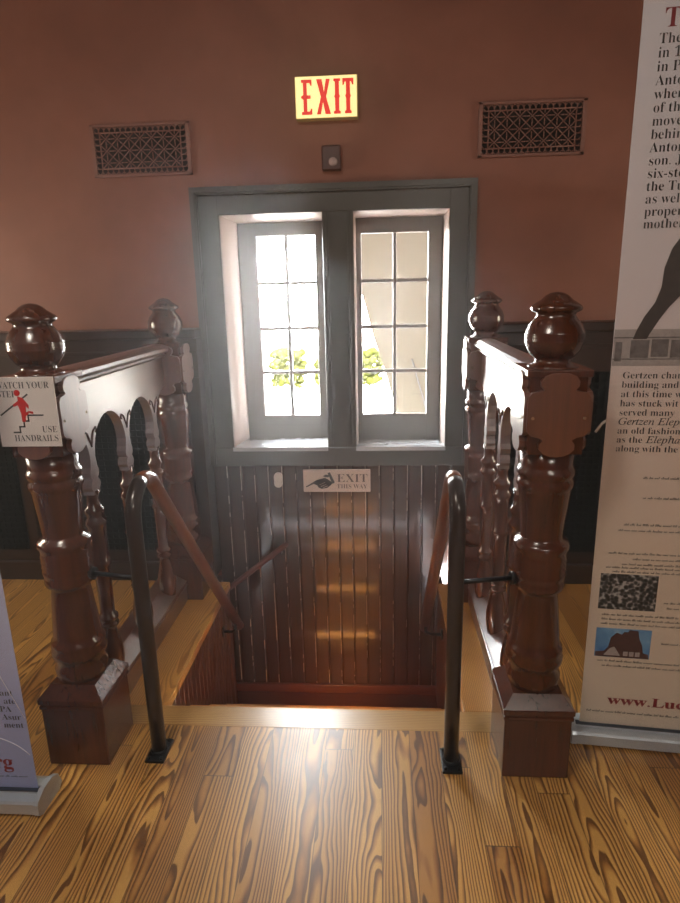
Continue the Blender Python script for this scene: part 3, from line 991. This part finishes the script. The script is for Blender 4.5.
# ornate vents
def vent(xc, zc, label, rot):
    t = thing('wall_vent', label, 'vent', (xc, yb, zc), 0, 'ornate vents high on the plaster wall')
    t.rotation_euler = (0, rot, 0)
    w, h = 0.232, 0.112
    m = MB()
    for a in ((-w, w, h - 0.012, h), (-w, w, -h, -h + 0.012), (-w, -w + 0.018, -h, h), (w - 0.018, w, -h, h)):
        m.box(a[0], a[1], -0.012, 0.0, a[2], a[3], 0.002)
    m.build('vent_frame', MAT['vent_frame'], t)
    MB().box(-w + 0.014, w - 0.014, -0.003, -0.0005, -h + 0.010, h - 0.010).build('vent_backing', MAT['vent_dark'], t)
    m = MB()
    iw, ih = w - 0.044, h - 0.036
    cell = 2 * ih / 3
    n = int(round(2 * iw / cell))
    cx = 2 * iw / n
    r = 0.0026
    def bar(a, b, rr=r):
        m.tube([(a[0], -0.006, a[1]), (b[0], -0.006, b[1])], rr, 5)
    for i in range(n):
        for j in range(3):
            x0, z0 = -iw + i * cx, -ih + j * cell
            xm, zm = x0 + cx / 2, z0 + cell / 2
            # star-like leaf cross in each cell
            bar((x0, z0), (x0 + cx, z0 + cell))
            bar((x0, z0 + cell), (x0 + cx, z0))
            q = 0.30
            bar((xm, z0), (xm, z0 + cell * q)); bar((xm, z0 + cell), (xm, z0 + cell * (1 - q)))
            bar((x0, zm), (x0 + cx * q, zm)); bar((x0 + cx, zm), (x0 + cx * (1 - q), zm))
    for z in (-ih, ih):
        bar((-iw, z), (iw, z), 0.0035)
    for x in (-iw, iw):
        bar((x, -ih), (x, ih), 0.0035)
    # border of small hoops
    ow, oh = w - 0.016, h - 0.011
    nb = 17
    for i in range(nb + 1):
        x = -ow + 2 * ow * i / nb
        for s in (-1, 1):
            bar((x, s * ih), (x, s * oh), 0.003)
            if i < nb:
                xm = x + ow / nb
                bar((x, s * (ih + oh) / 2 ), (xm, s * oh), 0.0022)
                bar((xm, s * oh), (x + 2 * ow / nb, s * (ih + oh) / 2), 0.0022)
    nb = 8
    for i in range(nb + 1):
        z = -oh + 2 * oh * i / nb
        for s in (-1, 1):
            bar((s * iw, z), (s * ow, z), 0.003)
            if i < nb:
                zm = z + oh / nb
                bar((s * (iw + ow) / 2, z), (s * ow, zm), 0.0022)
    m.build('vent_lattice', MAT['vent_frame'], t)
vent(-1.087, 2.093, 'ornate pierced vent on the pink wall left of the lit EXIT sign', 0.0)
vent(0.673, 2.119, 'ornate pierced vent on the pink wall right of the lit EXIT sign', 0.0)

# ------------------------------------------------------------------ "exit this way" sign with pointing hand
t = thing('exit_direction_sign', 'small cream sign reading EXIT THIS WAY with a pointing hand, under the windows', 'sign', (-0.2215, YW + 0.003, 0.508))
MB().box(-0.172, 0.172, -0.012, 0.0, -0.060, 0.060, 0.003).build('sign_board', MAT['sign_cream'], t)
m = MB()
fn = lambda u, v, d: (u, d, v)
m.prism([(-0.160, -0.030), (-0.120, -0.006), (-0.105, 0.004), (-0.085, 0.010), (-0.060, 0.016), (-0.048, 0.010), (-0.028, -0.004), (-0.022, -0.012), (-0.032, -0.024), (-0.050, -0.038), (-0.078, -0.042),
         (-0.094, -0.036), (-0.100, -0.024), (-0.118, -0.016), (-0.156, -0.034)], fn, -0.0128, -0.011)
m.prism([(-0.046, 0.042), (-0.034, 0.046), (-0.010, -0.008), (-0.020, -0.016), (-0.028, -0.002)], fn, -0.0128, -0.011)
m.prism([(-0.070, 0.026), (-0.055, 0.034), (-0.038, 0.030), (-0.040, 0.020), (-0.058, 0.020)], fn, -0.0128, -0.011)
m.build('pointing_hand', MAT['ink_black'], t)
m = MB()     # finger creases
for a, b in (((-0.088, -0.020), (-0.060, -0.008)), ((-0.082, -0.030), (-0.054, -0.018)), ((-0.070, -0.036), (-0.046, -0.026))):
    m.tube([(a[0], -0.0130, a[1]), (b[0], -0.0130, b[1])], 0.0014, 6)
m.build('hand_creases', MAT['sign_cream'], t)
m = MB()
letters(m, serif('EXIT'), 0.000, -0.006, 0.062, -0.0125, width=0.155, offset=-0.010)
letters(m, serif('THIS WAY'), 0.000, -0.040, 0.032, -0.0125, width=0.155, offset=-0.009)
m.build('sign_lettering', MAT['ink_brown'], t)

# white rounded switch plate beside it
t = thing('push_button_plate', 'small white oval button plate on the dark boards left of the EXIT THIS WAY sign', 'button', (-0.523, YW + 0.004, 0.512))
m = MB()
pts = []
for i in range(24):
    a = 2 * PI * i / 24
    pts.append((0.022 * math.cos(a), 0.022 * math.sin(a) + (0.018 if math.sin(a) >= 0 else -0.018)))
m.prism(pts, fn, -0.014, 0.0)
m.build('button_plate', MAT['white_plastic'], t)
m = MB()
m.lathe([(0.010, -0.0175), (0.011, -0.016), (0.011, -0.013)], 0, 0, n=16, axis='Y')
m.build('button', MAT['white_plastic'], t)

# ------------------------------------------------------------------ "watch your step" sign on the left newel
t = thing('warning_sign', 'white WATCH YOUR STEP USE HANDRAILS sign on the near left newel', 'sign', (-0.962, YN + H - 0.0905, 1.146))
MB().box(-0.086, 0.086, -0.004, 0.0, -0.0965, 0.0965, 0.001).build('sign_board', MAT['sign_white'], t)
m = MB()
letters(m, serif('WATCH YOUR'), -0.077, 0.066, 0.026, -0.0043, width=0.150, offset=-0.008)
letters(m, serif('STEP'), -0.077, 0.042, 0.026, -0.0043, width=0.052, offset=-0.008)
m.build('upper_lettering', MAT['ink_black'], t)
m = MB()
letters(m, serif('USE'), 0.036, -0.056, 0.026, -0.0043, width=0.042, offset=-0.008)
letters(m, serif('HANDRAILS'), -0.046, -0.081, 0.026, -0.0043, width=0.124, offset=-0.008)
m.build('lower_lettering', MAT['ink_black'], t)
m = MB()
stp = [(-0.044, -0.056), (-0.026, -0.056), (-0.026, -0.040), (-0.012, -0.040), (-0.012, -0.024), (0.002, -0.024), (0.002, -0.008), (0.044, -0.008)]
for a, b in zip(stp, stp[1:]):
    x0, x1 = sorted((a[0], b[0])); z0, z1 = sorted((a[1], b[1]))
    m.box(x0 - 0.002, x1 + 0.002, -0.0046, -0.0035, z0 - 0.002, z1 + 0.002)
m.prism([(-0.076, -0.006), (-0.074, -0.010), (0.010, 0.048), (0.008, 0.052)], fn, -0.0044, -0.0035)
m.build('stair_symbol', MAT['ink_black'], t)
m = MB()
pp = [(-0.020 + 0.0085 * math.cos(2 * PI * i / 16), 0.054 + 0.0085 * math.sin(2 * PI * i / 16)) for i in range(16)]
m.prism(pp, fn, -0.0052, -0.0035)
m.prism([(-0.020, 0.044), (-0.006, 0.040), (0.008, 0.020), (0.007, 0.010), (0.000, 0.018), (-0.002, 0.000), (0.018, -0.004), (0.018, 0.002), (0.006, 0.004), (0.004, -0.006), (-0.004, -0.010), (-0.007, -0.026), (-0.016, -0.026),
         (-0.016, -0.002), (-0.022, 0.020), (-0.034, 0.016), (-0.036, 0.022), (-0.020, 0.032)], fn, -0.0052, -0.0035)
m.build('walking_figure', MAT['ink_bright_red'], t)

# ------------------------------------------------------------------ roll-up banners
def word_bars(mb, x, z, n, y, hgt=0.0065, span=0.22, seed=1, slant=0.25):
    """very small illegible print: a line of short slanted strokes grouped in words"""
    rnd = random.Random(seed)
    u = x
    while u < x + span:
        for k in range(rnd.randint(3, 8)):
            hh = hgt * rnd.choice((0.55, 0.55, 0.6, 1.0))
            ww = rnd.uniform(0.0012, 0.0022)
            s_ = slant * hh
            mb.prism([(u, z), (u + ww, z), (u + ww + s_, z + hh), (u + s_, z + hh)], lambda a, b, d: (a, d, b), y, y + 0.0005)
            u += ww + 0.0016
        u += 0.004

def banner_base(t, x0, x1, open_end):
    m = MB()
    pr = [(-0.045, 0.010), (-0.030, 0.0), (0.060, 0.0), (0.075, 0.012), (0.060, 0.048), (0.035, 0.062), (0.004, 0.066), (0.004, 0.058), (-0.010, 0.058), (-0.012, 0.052), (-0.040, 0.050), (-0.046, 0.044)]
    m.prism(pr, lambda u, v, d: (d, u, v), x0, x1)
    m.build('banner_base', MAT['silver'], t)
    m = MB()
    pr2 = [(-0.050, 0.012), (-0.032, 0.0), (0.062, 0.0), (0.080, 0.014), (0.066, 0.052), (0.036, 0.068), (-0.010, 0.070), (-0.044, 0.056), (-0.051, 0.046)]
    e0, e1 = (x0 - 0.012, x0 + 0.003) if open_end == 'left' else (x1 - 0.003, x1 + 0.012)
    m.prism(pr2, lambda u, v, d: (d, u, v), e0, e1)
    m.build('end_cap', MAT['silver'], t)
    MB().box(x0 + 0.003, x1 - 0.003, -0.013, 0.006, 0.0585, 0.0615).build('slot', MAT['dark_slot'], t)

# right banner
K = 0.975
bx, by = 0.6435, 1.7745
rb = thing('roll_up_banner', 'tall beige printed roll-up banner standing right of the right balustrade', 'banner', (bx, by, 0), math.radians(-6), 'printed roll-up banners on the floor')
BW = 0.84
sh = MB().box(0.006, 0.006 + BW, -0.0006, 0.0006, 0.060, 2.16).build('banner_sheet', MAT['banner_beige'], rb)
banner_base(rb, -0.012, 0.006 + BW + 0.012, 'left')
MB().box(0.0, 0.012 + BW, -0.008, 0.010, 2.15, 2.185, 0.005).build('top_bar', MAT['silver'], rb)
MB().tube([(0.30, 0.02, 0.03), (0.30, 0.02, 2.16)], 0.010, 10).build('support_pole', MAT['silver'], rb)
MB().tube([(0.012, 0.004, 1.075), (-0.004, 0.006, 1.06), (-0.020, 0.004, 1.035)], 0.004, 8).build('loose_tape', MAT['white_plastic'], rb)
yp = -0.0012
tz = lambda z: 1.45 + K * (z - 1.45)
m = MB()
letters(m, serif('Th'), 0.0575, tz(2.072), 0.062, yp, offset=-0.004)
m.build('heading', MAT['ink_red'], rb)
m = MB()
lines = ['The', 'in 1', 'in P', 'Anto', 'wher', 'of the', 'move', 'behin', 'Anton', 'son. J', 'six-sto', 'the Tu', 'as well', 'propert', 'mother.']
for i, s_ in enumerate(lines):
    letters(m, serif(s_), 0.049 + 0.0003 * i, tz(2.036 - 0.0316 * i), 0.0340, yp, sx=0.96, offset=-0.010)
m.build('upper_text', MAT['ink_black'], rb)
m = MB()
low = ['Gertzen chan', 'building and', 'at this time w', 'has stuck wit', 'served many', ('i', 'Gertzen Eleph'), 'an old fashion', ('m', 'as the ', 'Elephan'), 'along with the']
for i, s_ in enumerate(low):
    z = tz(1.186 - 0.0272 * i)
    x = 0.038
    if isinstance(s_, str):
        letters(m, serif(s_), x, z, 0.0275, yp, sx=1.00, offset=-0.010)
    elif s_[0] == 'i':
        letters(m, italic(s_[1]), x, z, 0.0285, yp, sx=1.08, offset=0.004)
    else:
        letters(m, serif(s_[1]), x, z, 0.0275, yp, sx=1.00, offset=-0.010)
        letters(m, italic(s_[2]), x + 0.081, z, 0.0285, yp, sx=1.08, offset=0.004)
m.build('lower_text', MAT['ink_black'], rb)
m = MB()
for (x, zz, sp, sd) in ((0.125, 0.885, 0.18, 1), (0.130, 0.822, 0.17, 2), (0.085, 0.735, 0.22, 3), (0.070, 0.716, 0.24, 4), (0.048, 0.640, 0.26, 5), (0.12, 0.622, 0.19, 6), (0.09, 0.604, 0.22, 7),
                        (0.045, 0.592, 0.26, 8), (0.065, 0.578, 0.24, 9), (0.0455, 0.428, 0.26, 10), (0.045, 0.412, 0.26, 11), (0.045, 0.396, 0.26, 12), (0.045, 0.262, 0.26, 13), (0.06, 0.244, 0.24, 14), (0.225, 0.478, 0.1, 15), (0.235, 0.46, 0.1, 16), (0.232, 0.335, 0.1, 17)):
    word_bars(m, x * K, tz(zz), 0, yp, 0.0068, sp, sd)
word_bars(m, 0.024, tz(0.070), 0, yp, 0.0075, 0.30, 21, 0.35)
m.build('small_print', MAT['ink_black'], rb)
m = MB()
letters(m, serif('www.Luc'), 0.0865, tz(0.104), 0.047, yp, width=0.232, offset=0.004)
m.build('web_address', MAT['ink_red'], rb)
# large grey photograph of a curved tapering leg-like shape over low buildings
gp = MB().box(0.007, 0.55, -0.0012, -0.0004, tz(1.222), tz(1.300)).build('photo_foreground', MAT['photo_pale'], rb)
m = MB()
for (x0, x1, z0, z1) in ((0.012, 0.030, 1.235, 1.29), (0.052, 0.100, 1.245, 1.295), (0.106, 0.150, 1.248, 1.297), (0.156, 0.22, 1.245, 1.295), (0.24, 0.4, 1.245, 1.295)):
    m.box(x0, x1, -0.0018, -0.0008, tz(z0), tz(z1))
m.box(0.007, 0.55, -0.0018, -0.0008, tz(1.300), tz(1.304))
m.box(0.007, 0.55, -0.0018, -0.0008, tz(1.240), tz(1.243))
m.build('photo_buildings', MAT['photo_grey'], rb)
MB().box(0.007, 0.55, -0.0015, -0.0006, tz(1.304), tz(1.325)).build('photo_roof', MAT['photo_pale'], rb)
m = MB()
m.prism([(0.056, tz(1.298)), (0.062, tz(1.318)), (0.080, tz(1.360)), (0.104, tz(1.398)), (0.116, tz(1.44)), (0.118, tz(1.49)), (0.132, tz(1.540)), (0.160, tz(1.585)), (0.20, tz(1.62)), (0.30, tz(1.66)), (0.42, tz(1.62)), (0.44, tz(1.5)),
         (0.30, tz(1.47)), (0.20, tz(1.452)), (0.170, tz(1.420)), (0.140, tz(1.385)), (0.118, tz(1.350)), (0.098, tz(1.312)), (0.092, tz(1.298))], fn, -0.0024, -0.0012)
m.build('photo_curved_shape', MAT['photo_dark'], rb)
m = MB()
m.box(0.0315 * K, 0.2016 * K, -0.0012, -0.0004, tz(0.450), tz(0.5725))
m.build('crowd_photo', MAT['photo_crowd'], rb)
ph = MB().box(0.0335 * K, 0.2005 * K, -0.0012, -0.0004, tz(0.279), tz(0.3825)).build('building_photo', MAT['photo_sky'], rb)
m = MB()
q = lambda pts: [(x * K, tz(z)) for x, z in pts]
m.prism(q([(0.036, 0.280), (0.036, 0.296), (0.062, 0.300), (0.074, 0.316), (0.080, 0.350), (0.096, 0.368), (0.112, 0.362), (0.118, 0.372), (0.130, 0.372), (0.134, 0.380), (0.160, 0.378), (0.166, 0.350), (0.176, 0.326), (0.180, 0.300), (0.196, 0.296), (0.199, 0.280)]), fn, -0.0018, -0.0010)
m.build('photo_dark_mass', MAT['photo_brown'], ph)
m = MB()
m.prism(q([(0.062, 0.286), (0.078, 0.310), (0.092, 0.318), (0.104, 0.300), (0.112, 0.286)]), fn, -0.0024, -0.0016)
for x in (0.128, 0.146, 0.164):
    m.box((x - 0.007) * K, (x + 0.007) * K, -0.0024, -0.0016, tz(0.286), tz(0.302))
m.build('photo_pale_shapes', MAT['photo_pale'], ph)

# left banner (only its right edge is in view)
lb = thing('roll_up_banner', 'lavender blue printed roll-up banner at the left edge, in front of the near left newel', 'banner', (-1.003, 1.430, 0), 0, 'printed roll-up banners on the floor')
MB().box(-BW, 0.0, -0.0006, 0.0006, 0.060, 2.16).build('banner_sheet', MAT['banner_blue'], lb)
banner_base(lb, -BW - 0.012, 0.012, 'right')
MB().box(-BW - 0.006, 0.006, -0.008, 0.010, 2.15, 2.185, 0.005).build('top_bar', MAT['silver'], lb)
MB().tube([(-0.42, 0.02, 0.03), (-0.42, 0.02, 2.16)], 0.010, 10).build('support_pole', MAT['silver'], lb)
m = MB()
for i, s_ in enumerate(['ant', 'ate', 'PA', 'Asur', 'ment']):
    letters(m, serif(s_), -0.026 + 0.004 * i - (0.02 if s_ == 'PA' else 0), 0.372 - 0.0262 * i, 0.027, yp, align='RIGHT', offset=-0.010)
m.build('body_text', MAT['ink_black'], lb)
m = MB()
m2 = MB()
letters(m2, serif('d'), -0.052, 0.640, 0.05, yp, align='RIGHT', offset=0.0)
m2.build('blue_text', MAT['ink_blue'], lb)
word_bars(m, -0.16, 0.098, 0, yp, 0.006, 0.128, 31)
m.build('small_print', MAT['ink_blue'], lb)
m = MB()
letters(m, serif('rg'), -0.092 + 0.030, 0.128, 0.066, yp, align='RIGHT', offset=0.004)
m.build('web_address', MAT['ink_red'], lb)
m = MB()
m.tube([(-0.15 + 0.17 * math.sin(a), -0.0012, 0.10 + 0.14 * math.cos(a)) for a in [i * 0.1 - 0.5 for i in range(18)] if -0.15 + 0.17 * math.sin(a) < -0.003], 0.0012, 5)
m.tube([(-0.003, -0.0012, 0.30), (-0.06, -0.0012, 0.45), (-0.12, -0.0012, 0.62)], 0.0012, 5)
m.build('pale_arc_lines', plain('printed_white_line', (0.75, 0.76, 0.85), 0.5), lb)

# ------------------------------------------------------------------ outside the windows
ZG = -3.0
struct(MB().box(-60, 60, 4.2, 90, ZG - 0.2, ZG).build('ground_outside', MAT['paving']))
bd = thing('house', 'pale white clapboard house across the street seen through the left window', 'house', (-8.0, 40, ZG))
MB().box(-9, 3.2, 0, 8, 0, 9.5).build('house_wall', MAT['siding'], bd)
m = MB()
for k in range(1, 38):
    m.box(-9, 3.2, -0.03, 0.0, k * 0.25, k * 0.25 + 0.03)
m.build('clapboard_laps', MAT['siding'], bd)
for (x, z) in ((0.6, 2.6), (2.25, 2.6), (-1.2, 2.6), (0.0, 5.6), (2.0, 5.6)):
    MB().box(x - 0.4, x + 0.4, -0.06, 0.02, z, z + 1.25).build('house_window', MAT['ext_window'], bd)
m = MB()
for x in (2.6, 3.0, 3.4, 3.8):
    m.box(x, x + 0.14, -1.6, -1.46, 0, 5.2)
m.build('porch_columns', MAT['siding'], bd)
MB().box(2.3, 4.4, -1.8, 0.0, 5.2, 5.6).build('porch_roof', MAT['siding'], bd)
def bush(x, y, r, label):
    b = MB()
    rnd = random.Random(int(x * 100))
    for i in range(110):
        b.blob((rnd.uniform(-r, r) * 0.7, rnd.uniform(-r, r) * 0.5, r * rnd.uniform(0.25, 1.9)), r * rnd.uniform(0.12, 0.27), 1, 0.9, 0.35)
    o = b.build('shrub', MAT['leaf'], None, (x, y, ZG))
    tag(o, label, 'shrub', 'sunlit shrubs outside the windows')
bush(-6.3, 27.4, 0.95, 'sunlit yellow-green shrub outside, leftmost one seen through the left window')
bush(-4.2, 28.2, 0.95, 'sunlit yellow-green shrub outside, middle one seen through the left window')
bush(-2.1, 27.4, 0.95, 'sunlit yellow-green shrub outside, rightmost one seen through the left window')
bush(-0.6, 29, 0.9, 'sunlit shrub outside at the lower left of the right window')
bush(1.2, 27, 0.75, 'small sunlit shrub outside at the lower middle of the right window')
# stucco mass of the building next to the window, curving away below
m = MB()
side = [(-0.45, 3.6), (-0.30, 1.9), (-0.17, 1.50), (-0.05, 1.05), (0.05, 0.75), (0.12, 0.50), (0.22, 0.1), (0.32, -0.8), (0.36, -3.0), (2.6, -3.0), (2.6, 3.6)]
m.prism(side, lambda u, v, d: (u + (0.35 * (d - 5.4) if u < 2 else 0), d, v), 5.4, 7.4)
struct(m.build('wall_outside', MAT['stucco']), 'beige stucco wall close outside the right window')
struct(MB().box(-0.45, 2.6, 3.6, 7.4, 3.0, 3.6).build('shading_overhang_outside', MAT['stucco']))  # unseen overhang, added to keep sky and sun off the stucco
t = MB().tube([(0.28, 5.396, 0.86), (0.40, 5.396, 0.45), (0.47, 5.396, 0.2)], 0.006, 8).build('cable_outside', MAT['black_metal'])  # thin dark cable lying against the stucco wall
struct(t)

# ------------------------------------------------------------------ added haze volume in the room, imitating lens glare around the windows
def mat_glare_haze():
    m = bpy.data.materials.new('lens_glare_haze')
    m.use_nodes = True
    nt = m.node_tree
    nt.nodes.clear()
    k = NT(nt)
    out = k.n('ShaderNodeOutputMaterial')
    v = k.n('ShaderNodeVolumeScatter')
    v.inputs['Color'].default_value = (1, 1, 1, 1)
    v.inputs['Density'].default_value = HAZE_DENSITY
    v.inputs['Anisotropy'].default_value = 0.90
    nt.links.new(v.outputs[0], out.inputs['Volume'])
    return m
HAZE_DENSITY = 0.056
hz = MB().box(ROOM[0] + 0.01, ROOM[1] - 0.01, ROOM[2] + 0.01, 2.875, -0.012, ROOM[3] - 0.01).build('haze', mat_glare_haze())
hz['kind'] = 'stuff'
hz['label'] = 'added haze in the room imitating lens glare around the windows'
hz['category'] = 'haze'
